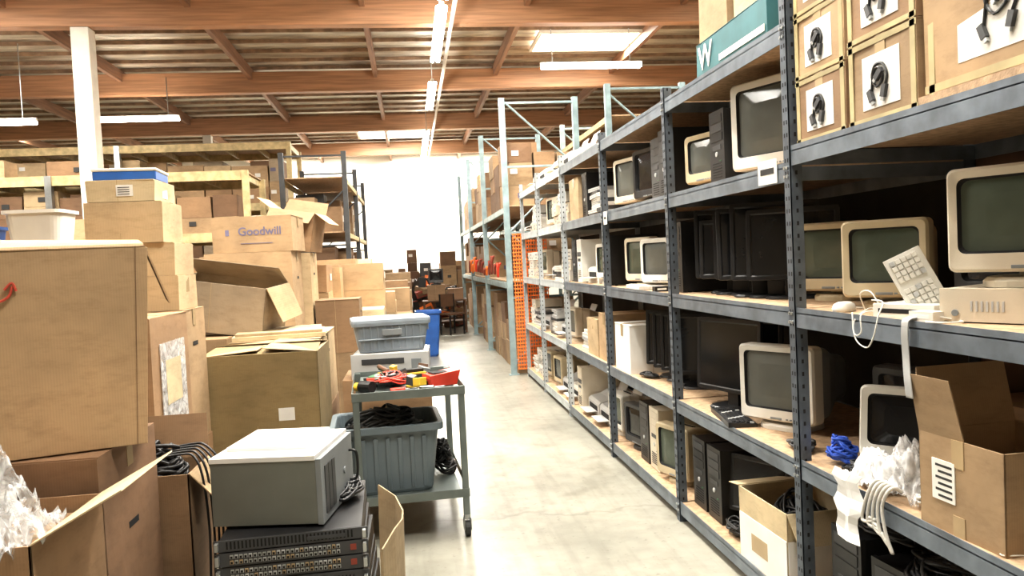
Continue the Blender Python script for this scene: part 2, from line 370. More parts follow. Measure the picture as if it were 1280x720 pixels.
rg = N.new("ShaderNodeMapRange"); L.new(nz(3).outputs["Fac"], rg.inputs[0]); rg.inputs[3].default_value=.22; rg.inputs[4].default_value=.48; L.new(rg.outputs[0], bs.inputs["Roughness"])
slab("floor", X0, X1, Y0, Y1, -.1, 0, cm)
dm, nt, bs = ntree("roof_deck_insulation"); N = nt.nodes; L = nt.links
tc = N.new("ShaderNodeTexCoord"); mp = N.new("ShaderNodeMapping"); mp.inputs["Scale"].default_value = (.5,2.6,1); L.new(tc.outputs["Object"], mp.inputs[0])
n1 = N.new("ShaderNodeTexNoise"); n1.inputs["Scale"].default_value = 1.6; n1.inputs["Detail"].default_value = 6; L.new(mp.outputs[0], n1.inputs["Vector"])
rp = ramp(n1.outputs["Fac"], .35, (.29,.245,.18), .66, (.72,.68,.57)); L.new(rp.outputs[0], bs.inputs["Base Color"])
bs.inputs["Roughness"].default_value = .38; bs.inputs["Metallic"].default_value = .35
bp = N.new("ShaderNodeBump"); bp.inputs["Strength"].default_value = .8; bp.inputs["Distance"].default_value = .1; L.new(n1.outputs["Fac"], bp.inputs["Height"]); L.new(bp.outputs[0], bs.inputs["Normal"])
slab("ceiling", X0, X1, Y0, Y1, CH, CH+.1, dm)
WW = mat("white_wall_paint", (.86,.84,.78), .7, var=.05, scale=1)
WT = mat("tan_wall_paint", (.42,.35,.26), .7, var=.1, scale=1)
slab("wall_back", X0, X1, Y1, Y1+.15, 0, CH, WW)
slab("wall_left", X0-.15, X0, Y0, Y1, 0, CH, WT)
slab("wall_right", X1, X1+.15, Y0, Y1, 0, CH, WT)
slab("wall_front", X0, X1, Y0-.15, Y0, 0, CH, WT)
b = MB()
for y in (2.4, 6.9, 11.45, 15.7, 20.3, 24.8): b.box(X0+.01, X1-.01, y-.1, y+.1, CH-.52, CH-.12, GLULAM)
b.obj("glulam_ceiling_beams", bev=.01)
b = MB(); x = X0+.5
while x < X1: b.box(x-.04, x+.04, Y0+.01, Y1-.01, CH-.27, CH-.06, PURL); x += 2.4
y = Y0+.4
while y < Y1: b.box(X0+.01, X1-.01, y-.02, y+.02, CH-.06, CH-.001, SUBP); y += .61
b.obj("ceiling_purlins")
for i, (x, y, w, d, P) in enumerate(((3.35,13.85,1.75,1.1,210), (-.35,22.9,1.9,2.2,420), (-10.4,21.5,2.4,1.4,220), (-2.9,4.5,2.4,1.2,170), (.6,1.2,2.4,1.2,145),
                                  (.5,8.9,2.4,1.2,255), (-5.5,9,2.4,1.2,230), (.6,5.0,2.4,1.2,165), (1.5,26.4,3,1.2,650), (-3.5,26.4,3,1.2,520), (5.5,8.5,2.4,1.2,140))):  # near-side and back-wall skylights are unseen, added only for their light
    b = MB(); b.box(x-w/2, x+w/2, y-d/2, y+d/2, CH-.095, CH-.085, SKYL)
    for a0,a1,c0,c1 in ((x-w/2-.06,x-w/2,y-d/2,y+d/2),(x+w/2,x+w/2+.06,y-d/2,y+d/2),(x-w/2-.06,x+w/2+.06,y-d/2-.06,y-d/2),(x-w/2-.06,x+w/2+.06,y+d/2,y+d/2+.06)):
        b.box(a0,a1,c0,c1,CH-.12,CH-.07,WPAINT)
    b.obj("skylight_or_fill")
    l = bpy.data.lights.new("skylight_or_fill_lamp", 'AREA'); l.shape = 'RECTANGLE'; l.size = w; l.size_y = d; l.energy = P; l.color = (1,.94,.83)
    o = bpy.data.objects.new("skylight_or_fill_lamp", l); SC.collection.objects.link(o); o.location = (x, y, CH-.13)
def fluoro(x, y, z, L_, along='Y', P=60):
    b = MB()
    M = Matrix.Identity(4) if along == 'Y' else Matrix.Rotation(math.pi/2, 4, 'Z')
    b.hexa([(-.03,-L_/2,.05),(.03,-L_/2,.05),(.03,L_/2,.05),(-.03,L_/2,.05),(-.03,-L_/2,.1),(.03,-L_/2,.1),(.03,L_/2,.1),(-.03,L_/2,.1)], WPAINT, M)
    for s in (-.045, .045): b.cyl((s,-L_/2+.02,.03), (s,L_/2-.02,.03), .03, TUBE, 8, M=M)
    for s in (-L_/2+.2, L_/2-.2): b.cyl((0,s,.1), (0,s,CH-.3-z), .008, GAL, 6, M=M)
    b.obj("fluorescent_light", (x,y,z))
    l = bpy.data.lights.new("fluorescent_lamp", 'AREA'); l.shape='RECTANGLE'; l.size=.12; l.size_y=L_-.1; l.energy=P; l.color=(1,.965,.88)
    o = bpy.data.objects.new("fluorescent_lamp", l); SC.collection.objects.link(o); o.location=(x,y,z-.01)
    if along=='X': o.rotation_euler = (0,0,math.pi/2)
for y, L_ in ((2.5,2.4), (5.2,2.4), (8.2,2.4), (11,2.6), (14.9,2.3), (21,4.4)): fluoro(.55, y, 4.75, L_, 'Y', 50)
for x, y, z in ((-5.0,15.2,4.5), (-6.5,12.9,4.05), (-7.1,11.0,4.78), (-6.4,8.7,4.75), (-4.4,5.5,4.75), (3.1,12.4,4.66)): fluoro(x, y, z, 1.7, 'X', 45 if x<0 else 15)
b = MB(); b.cyl((.75,Y0+.1,4.98),(.75,Y1-.1,4.98),.03,WPAINT,8); b.obj("sprinkler_pipe")

# ------------------------------------------------------------------ steel shelving (right)
XF, XB = 1.5, 2.30
def shelving(y0, y1, levels, top0, top1, last=False, pm=POST, bm=BEAM, back=BAYSHADE):
    b = MB()
    def post(x, y, sx, sy, h):
        b.box(min(x,x+sx*.004),max(x,x+sx*.004), min(y,y+sy*.05),max(y,y+sy*.05), 0, h, pm)
        b.box(min(x,x+sx*.05),max(x,x+sx*.05), min(y,y+sy*.004),max(y,y+sy*.004), 0, h, pm)
        if sx > 0:
            z = .03
            while z < h-.02:
                for o_ in (.016, .036):
                    b.box(x-.0008, x, min(y+sy*(o_-.004),y+sy*(o_+.004)), max(y+sy*(o_-.004),y+sy*(o_+.004)), z, z+.016, SLOT)
                if sy > 0: b.box(x+.021, x+.030, y-.0008, y, z, z+.016, SLOT)
                z += .05
    post(XF, y0, 1, 1, top0); post(XB, y0, -1, 1, top0)
    if last: post(XF, y1, 1, -1, top1); post(XB, y1, -1, -1, top1)
    for z in levels:
        b.box(XF+.005, XF+.009, y0+.005, y1, z-.075, z+.004, bm)
        b.box(XF+.005, XF+.035, y0+.005, y1, z-.020, z-.016, bm)
        b.box(XB-.009, XB-.005, y0+.005, y1, z-.075, z+.004, bm)
        b.box(XF+.01, XB-.01, y0+.005, y0+.009, z-.075, z-.02, bm); b.box(XF+.01, XB-.01, y1-.012, y1-.008, z-.075, z-.02, bm)
        b.box(XF+.011, XB-.011, y0+.01, y1-.012, z-.016, z, DECK)
        for yy in (y0+.02, y0+.04): 
            for dz in (-.02,-.055): b.cyl((XF-.006,yy,z+dz),(XF,yy,z+dz),.007,GAL,6)
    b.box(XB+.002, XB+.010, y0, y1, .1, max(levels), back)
    return b.obj("steel_shelving_unit")
LV = [.12, .73, 1.35, 1.93, 2.48]
PY = [1.36, 2.87, 4.33, 5.86, 7.48, 8.95, 10.3]
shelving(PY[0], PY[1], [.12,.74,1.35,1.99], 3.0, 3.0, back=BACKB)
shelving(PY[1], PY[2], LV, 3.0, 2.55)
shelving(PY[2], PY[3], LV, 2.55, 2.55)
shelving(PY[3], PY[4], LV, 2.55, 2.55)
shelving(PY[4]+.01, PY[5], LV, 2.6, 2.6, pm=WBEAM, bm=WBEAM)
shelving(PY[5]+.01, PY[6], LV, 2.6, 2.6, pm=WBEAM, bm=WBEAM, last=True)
def adapter(x,y,z,rz=0,m=BLK):
    b=MB(); b.box(-.045,.045,-.028,.028,0,.032,m); b.box(-.03,.03,-.0285,-.028,.01,.022,LABEL)
    b.tube([(.045,0,.016),(.08,.03,.006),(.12,.0,.006),(.10,-.05,.006),(.05,-.06,.006)],.003,m); b.obj("power_adapter",(x,y,z),(0,0,rz),bev=.004)
def mouse(x,y,z,rz=0,m=OFFW):
    b=MB(); b.loft([rrz(.055,.10,.026,0),rrz(.06,.105,.028,.012),rrz(.052,.09,.025,.028),rrz(.03,.05,.014,.036)],m,cap0=m,cap1=m)
    b.tube([(0,.05,.01),(.02,.1,.006),(-.03,.14,.006),(.03,.17,.006)],.002,m); b.obj("computer_mouse",(x,y,z),(0,0,rz),smooth=True)

# ---- bay 1
desktop(.42,.10,.38, BEIGE, (1.66,1.92,1.35), -62)
crt(.40,.305,.40, BEIGE, SCRG, (1.685,1.93,1.452), -60, base=True)
b=MB(); b.box(-.012,.012,-.0015,0,-.018,.018,YELP); b.obj("yellow_price_sticker",(1.685,1.985,1.665),(0,0,-60))
crt(.30,.285,.34, YBEIGE, SCRG, (1.70,2.59,1.35), -50)
crt(.32,.30,.34, YBEIGE, SCRG, (1.80,3.14,1.35), -58)
keyboard(.20,.115, OFFW, (1.62,2.30,1.465), (74,64,-42))
b=MB(); b.box(-.11,.11,-.08,.08,0,.045,OFFW); b.box(-.09,.09,-.081,-.08,.015,.03,SLOT); b.obj("modem",(1.63,2.30,1.35),(0,0,-72),bev=.006)
adapter(1.545,2.14,1.351,-80,OFFW); mouse(1.56,2.62,1.351,-60); 
crt(.32,.30,.34,DGR,SCRB,(1.92,2.30,1.35),-70)
b = MB(); b.tube([(1.62,2.50,1.36),(1.56,2.47,1.37),(1.50,2.46,1.33),(1.487,2.43,1.27),(1.488,2.37,1.25),(1.487,2.33,1.29),(1.50,2.32,1.36),(1.53,2.34,1.40),(1.53,2.4,1.405)],.0025,OFFW)
b.tube([(1.60,2.42,1.36),(1.5,2.41,1.362),(1.488,2.40,1.3),(1.487,2.44,1.29),(1.50,2.47,1.36)],.0025,OFFW)
b.tube([(1.60,2.55,1.355),(1.55,2.5,1.42),(1.54,2.42,1.43),(1.56,2.38,1.355)],.0025,OFFW); b.obj("white_cable",smooth=True)
b = MB()
for i in range(8):
    y=2.15+i*.004
    b.tube([(1.60,y,1.362),(1.50,y,1.362),(1.484,y,1.33),(1.488,y+.004,1.25),(1.482,y-.01,1.17),(1.484,y-.015,1.12)],.0024,LGRAY,5)
b.obj("ribbon_cable",smooth=True)
# shelf .74
o=carton(1.52,1.86,1.84,2.16,.74,1.02,K[0],rz=3,flaps=(None,120,8,None),fl=.19)
b=MB(); b.box(-.003,0,-.045,.045,-.06,.06,LABEL)
for i in range(6): b.box(-.0036,-.003,-.035,.02+.01*(i%2),-.05+i*.018,-.043+i*.018,INK)
c=b.obj("shipping_label",(-.17,.06,.15)); c.parent=o
b=MB(); b.box(-.1725,-.170,-.02,.025,.2,.281,TAPE); b.box(-.1725,-.170,-.02,.025,.0,.06,TAPE); c=b.obj("tape_strips"); c.parent=o
b=MB(); b.hexa([(-.17,.16,.28),(-.17,-.02,.28),(-.166,-.02,.28),(-.166,.16,.28),(-.20,.16,.455),(-.20,.0,.455),(-.196,.0,.455),(-.196,.16,.455)],K[0]); c=b.obj("upright_flap"); c.parent=o
crt(.30,.27,.30,OFFW,SCRB,(1.70,2.52,.76),-50,rx=-8,base=True)
crt(.34,.32,.36,DGR,SCRB,(1.88,2.72,.74),-70)
desktop(.36,.09,.34,BEIGE,(1.92,1.66,.74),-90); mouse(1.60,1.72,.741,20); desktop(.30,.06,.3,OFFW,(1.93,1.66,.832),-85)
keyboard(.40,.15,OFFW,(1.62,1.56,.742),(0,0,84))
film("plastic_wrapped_packaging",(1.62,2.38,.74),(.12,.18,0),BAG2,3.3,.19)
film("plastic_wrapped_packaging",(1.60,2.50,.745),(.10,.16,0),FOAMW,8.1,.12)
b=MB()
for k in range(5):
    yy=2.30+k*.022
    b.tube([(1.55,yy,.78),(1.50,yy-.02,.80),(1.480,yy,.74),(1.476,yy-.02+.01*k,.66),(1.479,yy-.05,.60+.02*k),(1.477,yy-.02,.64+.01*k)],.006,GRC)
b.obj("gray_cable_bundle",smooth=True)
v=[]; 
for i in range(9):
    t=i/8; y0_=2.42+.02*math.sin(i*1.3)+.02*t; y1_=2.58+.015*math.sin(i*2.1)-.02*t; z_=.80-.24*t; x_=1.488-.006*math.sin(i*1.7)-.01*t
    v.append([(x_,y0_,z_),(x_-.012,(y0_*2+y1_)/3,z_),(x_+.0,(y0_+2*y1_)/3,z_-.01),(x_-.008,y1_,z_),(x_-.006,y1_,z_),(x_+.002,(y0_+2*y1_)/3,z_-.01),(x_-.010,(y0_*2+y1_)/3,z_),(x_+.002,y0_,z_)])
b=MB(); b.loft(v,FOAMW,cap0=FOAMW,cap1=FOAMW); b.obj("hanging_foam_sheet",bev=.001)
cables("blue_cable_bundle",1.62,2.78,.74,.07,.06,.12,6,BLUEC,.005)
cables("white_cable_pile",1.60,2.22,.74,.06,.05,.08,5,[OFFW,GRC],.004)
cables("dark_cable_pile",1.62,2.66,.74,.08,.06,.05,5,[BLK,DGR],.004)
carton(2.0,2.26,2.2,2.55,.74,1.02,K[1])
tower(.19,.40,.42,BLK,BLK,(1.56,2.66,.12),(0,0,-90)); tower(.19,.36,.42,BLK,BLK,(1.58,2.42,.12),(0,0,-85)); desktop(.42,.12,.4,BLK,(1.6,2.06,.12),-88); desktop(.40,.10,.4,DGR,(1.58,2.07,.242),-94)
film("black_plastic_bag",(1.72,2.06,.345),(.20,.28,0),BLK,8,.22)
cables("black_cable_pile",1.68,1.62,.12,.15,.17,.4,14,BLK,.006)
cables("black_cable_pile",1.70,2.24,.45,.13,.20,.14,9,[BLK,DGR,GRC],.006)
cables("black_cable_pile",1.66,2.56,.53,.10,.16,.08,7,BLK,.005)
def labelled(x0,x1,y0,y1,z0,z1,m):
    o = carton(x0,x1,y0,y1,z0,z1,m,marks=False); h=z1-z0; d=y1-y0
    b=MB(); b.box(-.002,0,-d*.27,d*.27,h*.16,h*.80,LABEL)
    for s in (-1,1): b.box(-.0028,-.0006,s*d*.45-.012,s*d*.45+.012,.0,h,CLEART)
    b.box(-.0028,-.002,-d*.5,d*.5,h*.92,h*.99,CLEART); b.box(-.0028,-.002,-d*.5,d*.5,h*.01,h*.07,CLEART)
    q=h/.25*.8
    b.tube([(-.005,-.03*q,h*.5-.04*q),(-.005,-.045*q,h*.5),(-.005,-.02*q,h*.5+.045*q),(-.005,.025*q,h*.5+.05*q),(-.005,.045*q,h*.5+.01*q),(-.005,.02*q,h*.5-.03*q),(-.007,-.02*q,h*.5-.01*q),(-.007,-.01*q,h*.5+.03*q),(-.007,.03*q,h*.5+.03*q),(-.005,.05*q,h*.5-.05*q)],.0045,BLK,6,4)
    for (yy,zz,a) in ((-.03*q,h*.5-.055*q,.3),(.05*q,h*.5-.06*q,-.4),(.0,h*.5+.01,0.9)):
        M=Matrix.Translation((-.008,yy,zz))@Matrix.Rotation(a,4,'X'); b.box(-.006,.006,-.010,.010,-.02,.02,DGR,M); b.box(-.004,.004,-.007,.007,-.032,-.02,GAL,M)
    c=b.obj("picture_label",(-(x1-x0)/2,0,0)); c.parent=o
labelled(1.52,1.90,2.50,2.84,1.99,2.23,K[1]); labelled(1.52,1.90,2.50,2.84,2.232,2.47,K[0]); labelled(1.52,1.90,2.50,2.84,2.472,2.72,K[0])
labelled(1.52,1.90,2.12,2.48,1.99,2.26,K[0]); labelled(1.52,1.90,2.12,2.48,2.262,2.54,K[1])
labelled(1.53,2.0,1.50,2.10,2.02,2.40,K[0]); labelled(1.52,2.0,1.50,2.10,2.402,2.7,K[1])
b=MB(); b.box(1.512,2.0,1.45,2.11,1.992,2.018,DECK); b.obj("plywood_sheet")
# ---- bay 2
o = carton(1.53,1.93,3.08,3.88,2.48,2.66,TEAL,marks=False,tape=False); text("W",.17,LABEL,o,(-.204,.27,.09),(90,0,-90))
b=MB(); b.box(-.204,-.202,-.38,.1,.03,.06,LABEL); c=b.obj("printed_stripe"); c.parent=o
carton(1.55,1.90,3.12,3.45,2.662,2.95,K[2],flaps=(110,100,80,20)); carton(1.54,1.90,3.50,3.85,2.662,2.95,K[0])
crt(.42,.42,.40,OFFW,SCRL,(1.68,3.44,1.93),-66,bez=.038)
tower(.18,.38,.34,BLK,BLK,(1.60,3.82,1.93),(0,0,-90))
crt(.27,.27,.30,YBEIGE,SCRL,(1.62,4.12,1.93),-74)
for y in (3.46,3.6,3.74,3.88,4.02,4.16): lcd(.42,.36+R.uniform(-.04,.03),BLK,SCRB,(1.79+R.uniform(-.03,.02),y-.03,1.35),-26+R.uniform(-7,7),tilt=8)
crt(.40,.36,.42,OFFW,SCRL,(1.67,3.41,.73),-60,body=MGRAY)
lcd(.50,.40,BLK,SCRB,(1.68,3.98,.73),-72,tilt=3); lcd(.42,.38,BLK,SCRB,(1.86,4.1,.73),-60,tilt=3)
cables("dark_cable_coil",1.62,3.05,.73,.07,.1,.05,3,DGR,.006); keyboard(.40,.14,BLK,(1.59,3.72,.732),(0,0,80))
for k,y in enumerate((4.0,4.22)): tower(.18,.40,.42,BLK,BLK,(1.58,y-.02,.12),(0,0,-90))
lcd(.36,.30,BLK,SCRB,(1.72,3.74,.12),-60); tower(.18,.4,.42,DGR,DGR,(1.8,3.75,.12),(0,0,-90))
cables("black_cable_pile",1.6,3.72,.12,.07,.12,.10,7,BLK,.005)
wb = carton(1.52,1.90,3.06,3.50,.12,.46,KY,rz=2,flaps=(150,95,100,None),top=.02,fl=.14)
b=MB(); b.box(-.196,-.193,-.218,.218,.0,.22,LABEL); b.box(-.19,.19,-.226,-.223,.0,.22,LABEL); b.box(-.197,-.196,-.05,.1,.07,.15,TAPE); c=b.obj("white_print_panel"); c.parent=wb
cables("cables_in_box",1.71,3.28,.20,.15,.17,.30,12,BLK,.007)
b=MB(); b.box(-.002,0,-.07,.07,-.05,.05,LABEL); b.box(-.003,-.002,-.05,.05,-.01,.015,INK); b.obj("price_tag",(1.494,3.05,1.91),(0,0,6))
b=MB(); b.box(-.002,0,-.05,.05,-.05,.05,LABEL); b.box(-.003,-.002,-.03,.03,-.01,.01,INK); b.obj("price_tag",(1.494,5.75,1.88))
# ---- bay 3
crt(.36,.34,.38,BLK,SCRB,(1.62,5.12,1.93),-80); tower(.19,.42,.42,BLK,BLK,(1.58,4.60,1.93),(0,0,-90)); crt(.32,.33,.36,BEIGE,SCRL,(1.60,5.56,1.93),-76)
tower(.18,.40,.4,DGR,DGR,(1.6,4.82,1.93),(0,0,-90))
tower(.19,.42,.42,BLK,BLK,(1.6,4.5,1.35),(0,0,-90)); crt(.32,.30,.34,OFFW,SCRL,(1.62,4.98,1.35),-70); crt(.34,.32,.36,BEIGE,SCRG,(1.64,5.45,1.35),-74)
keyboard(.42,.15,OFFW,(1.6,5.2,1.352),(0,0,86)); adapter(1.56,4.7,1.351)
for y in (4.62,4.78,4.94,5.1): lcd(.42,.38,BLK,SCRB,(1.79,y,.73),-26+R.uniform(-6,6),tilt=6)
carton(1.53,1.9,5.35,5.75,.73,1.08,LABEL); cables("black_cable_pile",1.6,5.15,.73,.06,.12,.05,4,BLK,.005)
crt(.34,.33,.36,YBEIGE,SCRG,(1.58,4.68,.12),-74); tower(.19,.42,.42,BEIGE,BEIGE,(1.58,5.02,.12),(0,0,-90)); tower(.19,.42,.42,BLK,BLK,(1.58,5.25,.12),(0,0,-90)); crt(.32,.3,.36,DGR,SCRB,(1.6,5.58,.12),-80)
def fill(y0,y1,zz,kinds,H=.5):
    y=y0+.08
    while True:
        k=R.choice(kinds); w={'crt':.35,'prn':.42,'tow':.2,'box':.38,'lap':.33,'dsk':.42}[k]
        if y+w>y1-.03: break
        c=y+w/2
        if k=='crt': crt(.32,.30,.34,R.choice([BEIGE,OFFW,YBEIGE]),R.choice([SCRG,SCRL]),(1.6,c,zz),-85)
        if k=='prn': 
            m_=R.choice([OFFW,OFFW,LGRAY]); printer(.40,.2,.34,m_,(1.62,c,zz),-90)
        if k=='tow': tower(.18,.40,.4,R.choice([BEIGE,OFFW,BLK]),None,(1.57,c,zz),(0,0,-90))
        if k=='box': carton(1.54,1.92,c-.18,c+.18,zz,zz+R.uniform(.25,.4),R.choice([K[2],K[0],K[1]]))
        if k=='dsk':
            z_=zz
            for i in range(3): desktop(.38,.105,.36,R.choice([OFFW,BEIGE,OFFW]),(1.56+R.uniform(0,.04),c,z_),-90+R.uniform(-4,4)); z_+=.109
        if k=='lap':
            for i in range(R.randint(5,9)): 
                b=MB(); b.box(-.155,.155,0,.25,0,.03,R.choice([OFFW,LGRAY,OFFW,DGR])); b.box(-.15,.15,-.001,0,.014,.016,SLOT); b.obj("laptop",(1.56+R.uniform(0,.03),c,zz+i*.031),(0,0,-90+R.uniform(-5,5)),bev=.004)
        y+=w+.02
for i,(a,b_) in enumerate(((PY[3],PY[4]),(PY[4],PY[5]),(PY[5],PY[6]))):
    for z in LV[:4]: fill(a,b_,z,['crt','prn','tow','box','lap'] if i==0 else ['prn','dsk','lap','prn','crt','dsk'])
for y in (7.9,8.4,9.3,9.8): printer(.42,.26,.36,OFFW,(1.65,y,2.48),-90)

# ------------------------------------------------------------------ pallet racks
def pallet_rack(x0,x1,ys,h,levels,pm=PBLUE,bm=PBLUE,name="pallet_rack"):
    b=MB()
    for y in ys:
        for x in (x0,x1): b.box(x-.04,x+.04,y-.035,y+.035,0,h,pm); b.box(x-.07,x+.07,y-.06,y+.06,0,.01,pm)
        z=.15; s=0
        while z+.9<h:
            b.box(x0+.04,x1-.04,y-.015,y+.015,z,z+.03,pm)
            a,c=(x0+.04,x1-.04) if s%2==0 else (x1-.04,x0+.04)
            b.cyl((a,y,z+.03),(c,y,z+.9),.016,pm,6); z+=.9; s+=1
        b.box(x0+.04,x1-.04,y-.015,y+.015,h-.08,h-.05,pm)
    for i in range(len(ys)-1):
        for z in levels:
            for x in (x0,x1): b.box(x-.025,x+.025,ys[i]+.035,ys[i+1]-.035,z-.11,z-.03,bm)
            b.box(x0+.026,x1-.026,ys[i]+.04,ys[i+1]-.04,z-.025,z-.004,DECK)
    return b.obj(name,bev=.002)
def stack_fill(name,x0,x1,y0,y1,z,hmax,sx=.5,sy=.5,mats=None,p=.92,hmin=.25):
    cells=[]; y=y0
    while y<y1-.2:
        dy=min(R.uniform(sy*.7,sy*1.3),y1-y); x=x0
        while x<x1-.2:
            dx=min(R.uniform(sx*.7,sx*1.3),x1-x); zz=z; top=z+hmax*R.uniform(.6,1)
            if R.random()<p:
                while zz<top-.15:
                    hh=min(R.uniform(hmin,hmin*1.8),max(.15,z+hmax-zz)); 
                    if zz+hh>z+hmax: break
                    cells.append((x,x+dx,y,y+dy,zz,zz+hh)); zz+=hh
            x+=dx
        y+=dy
    return pile(name,cells,mats)
ys=[10.5,13.6,16.7,19.8]
pallet_rack(1.34,2.36,ys,3.8,[1.3,2.35])
for i in range(3):
    for z,h in ((0,1.05),(1.3,.85),(2.35,.95)):
        stack_fill("stacked_cardboard_boxes",1.40+(.45 if (i==0 and z==1.3) else 0),2.3,ys[i]+.1,ys[i+1]-.1,z,h,.45,.6,[K[0],K[1],K[0],K[3]])
ys2=[10.2,13.3,16.4,19.5]
pallet_rack(2.75,3.8,ys2,3.9,[1.3,2.5,3.5],PBLUE,YWOOD)
for i in range(3):
    for z,h in ((1.3,.9),(2.5,.8)): stack_fill("stacked_cardboard_boxes",2.8,3.75,ys2[i]+.1,ys2[i+1]-.1,z,h,.5,.7)
pallet_rack(5.2,6.2,[9,12,15,18],3.9,[1.3,2.5,3.6],PBLUE,YWOOD)
b=MB(); x=1.40
while x<1.86: b.box(x,x+.012,10.435,10.44,.08,1.95,ORNG); x+=.035
z=.08
while z<1.96: b.box(1.39,1.87,10.43,10.435,z,z+.016,ORNG); z+=.05
b.obj("orange_barrier_mesh")
b=MB()
for k in range(14):
    y=11.2+k*.42; zz=1.34+R.uniform(0,.06); q=R.uniform(.1,.3)
    b.tube([(1.30,y,zz+q),(1.275,y+.08,zz+q*.6),(1.28,y+.16,zz),(1.29,y+.26,zz+q)],.02,R.choice([REDP,CABP[0],ORNG,CABP[0]]))
b.obj("red_straps",smooth=True)

def loft_rack(x0,x1,y0,y1,levels,top,nx):
    b=MB(); dx=(x1-x0)/nx
    for i in range(nx+1):
        for y in (y0,y1): b.box(x0+i*dx-.045,x0+i*dx+.045,y-.045,y+.045,0,top,YWOOD if i%2 else GAL)
    for z in levels+[top]:
        for y in (y0,y1): b.box(x0,x1,y-.02,y+.02,z-.14,z,YWOOD)
        x=x0+.3
        while x<x1: b.box(x-.02,x+.02,y0+.02,y1-.02,z-.12,z-.02,YWOOD); x+=.6
        b.box(x0,x1,y0+.03,y1-.03,z-.018,z-.002,DECK)
    return b.obj("lumber_storage_rack")
loft_rack(-10.5,-2.35,11.8,13.1,[1.3,2.2],3.1,3)
loft_rack(-11.5,-2.2,15.2,16.6,[1.5,2.9],4.05,3)
for z,h in ((0,1.1),(1.3,.72),(2.2,.70)): stack_fill("stacked_cardboard_boxes",-10.3,-2.5,11.9,13.0,z,h,.5,.5,None,.95,.2)
stack_fill("stacked_cardboard_boxes",-10.3,-4.5,12.0,12.9,3.1,.35,.6,.5,None,.3,.2)
for z,h in ((1.5,1.1),(2.9,.9)): stack_fill("stacked_cardboard_boxes",-11,-2.4,15.3,16.5,z,h,.6,.6,None,.9,.3)
pallet_rack(-2.0,-1.0,[12.9,15.4,17.9],3.5,[1.2,2.2,3.1],DGR,YWOOD)
for i in range(2):
    for z,h in ((0,.95),(1.2,.8),(2.2,.7)): stack_fill("stacked_cardboard_boxes",-1.95,-1.08,[12.9,15.4][i]+.1,[15.4,17.9][i]-.1,z,h,.45,.5,[K[0],K[1],K[3],DGR],.9,.25)
b=MB(); b.box(-4.46,-4.22,11.33,11.57,0,CH-.53,WPAINT); b.box(-4.54,-4.14,11.25,11.65,0,.02,GAL); b.obj("support_column",bev=.01)
b=MB(); b.box(-5.0,-4.8,20.2,20.4,0,CH-.53,WPAINT); b.box(-5.06,-4.74,20.14,20.46,0,.02,GAL); b.obj("support_column",bev=.01)

# ------------------------------------------------------------------ left cartons
o=carton(-1.79,-.93,2.47,2.95,1.06,1.70,K[0],top=.07,tape=False,j=.008,marks=False,rz=18)
b=MB(); b.tube([(.02,-.258,.50),(.05,-.258,.485),(.08,-.258,.50),(.09,-.258,.53)],.004,REDINK); b.tube([(.07,-.258,.52),(.09,-.258,.54),(.10,-.258,.515)],.004,REDINK)
b.hexa([(.40,-.2405,0),(.402,-.2405,0),(.402,-.239,0),(.40,-.239,0),(.43,-.2585,.64),(.432,-.2585,.64),(.432,-.257,.64),(.43,-.257,.64)],K[3]); c=b.obj("printed_red_arrow",(0,-.001,0)); c.parent=o
b=MB(); b.hexa([(-.455,-.257,.64),(.455,-.257,.64),(.455,-.250,.648),(-.455,-.250,.648),(-.44,-.02,.69),(.44,-.02,.665),(.44,-.02,.67),(-.44,-.02,.695)],K[0])
b.hexa([(.455,-.25,.64),(.46,-.25,.64),(.46,.25,.64),(.455,.25,.64),(.52,-.24,.45),(.525,-.24,.45),(.525,.22,.45),(.52,.22,.45)],K[0]); c=b.obj("lifted_flap"); c.parent=o
carton(-1.80,-.98,2.48,3.0,0,1.055,K[3])
carton(-1.52,-.95,1.98,2.42,0,.96,K[1],flaps=(None,62,None,None),rz=0,fl=.24,fm=KY)
film("plastic_bag",(-1.14,2.10,.92),(.22,.18,0),BAG,11.5,.27)
film("plastic_bag",(-1.22,2.18,.925),(.20,.16,0),BAG2,23.2,.19)
b=MB(); b.box(-.27,.27,-.20,.20,0,.02,K[1]); b.obj("cardboard_sheet",(-1.24,2.20,.895),bev=.003)
carton(-1.28,-.88,3.04,3.34,0,.84,K[1],flaps=(None,140,20,None),fl=.18); cables("black_cable_bundle",-1.06,3.19,.70,.18,.12,.25,12,BLK,.008)
b=MB()
for k in range(5):
    x=-.835+k*.006; y=3.08+k*.045
    b.tube([(-1.0,y,.90),(-.92,y,.91),(-.87,y,.90),(x-.0,y-.02,.82),(x,y+.03,.6),(x+.008,y-.03,.35),(x,y+.01,.1)],.005,BLK)
b.obj("hanging_black_cables",smooth=True)
carton(-1.75,-1.10,3.42,4.02,0,.78,K[3]); carton(-1.75,-1.12,3.44,4.0,.782,1.42,K[1],rz=0,top=.01)
b=MB(); b.box(0,.004,-.2,.16,-.2,.18,BAG2); b.box(.004,.005,-.14,.08,-.1,.1,KY); b.obj("shipping_document_pouch",(-1.113,3.74,1.12))
carton(-1.62,-1.16,4.08,4.48,0,.72,K[1]); carton(-1.62,-1.16,4.08,4.48,.722,1.42,K[0]); 
carton(-1.56,-1.18,4.10,4.44,1.422,1.60,K[2]); carton(-1.58,-1.19,4.10,4.44,1.602,1.77,K[2])
carton(-1.60,-1.23,4.08,4.42,1.772,1.98,K[2]); carton(-1.58,-1.26,4.08,4.42,1.982,2.09,KY,label=.08); 
b=MB(); b.box(-.15,.15,-.13,.13,0,.045,BLUEP); b.box(-.155,.155,-.135,.135,.045,.06,OFFW); b.obj("blue_storage_lid",(-1.42,4.25,2.093),(0,0,4),bev=.005)
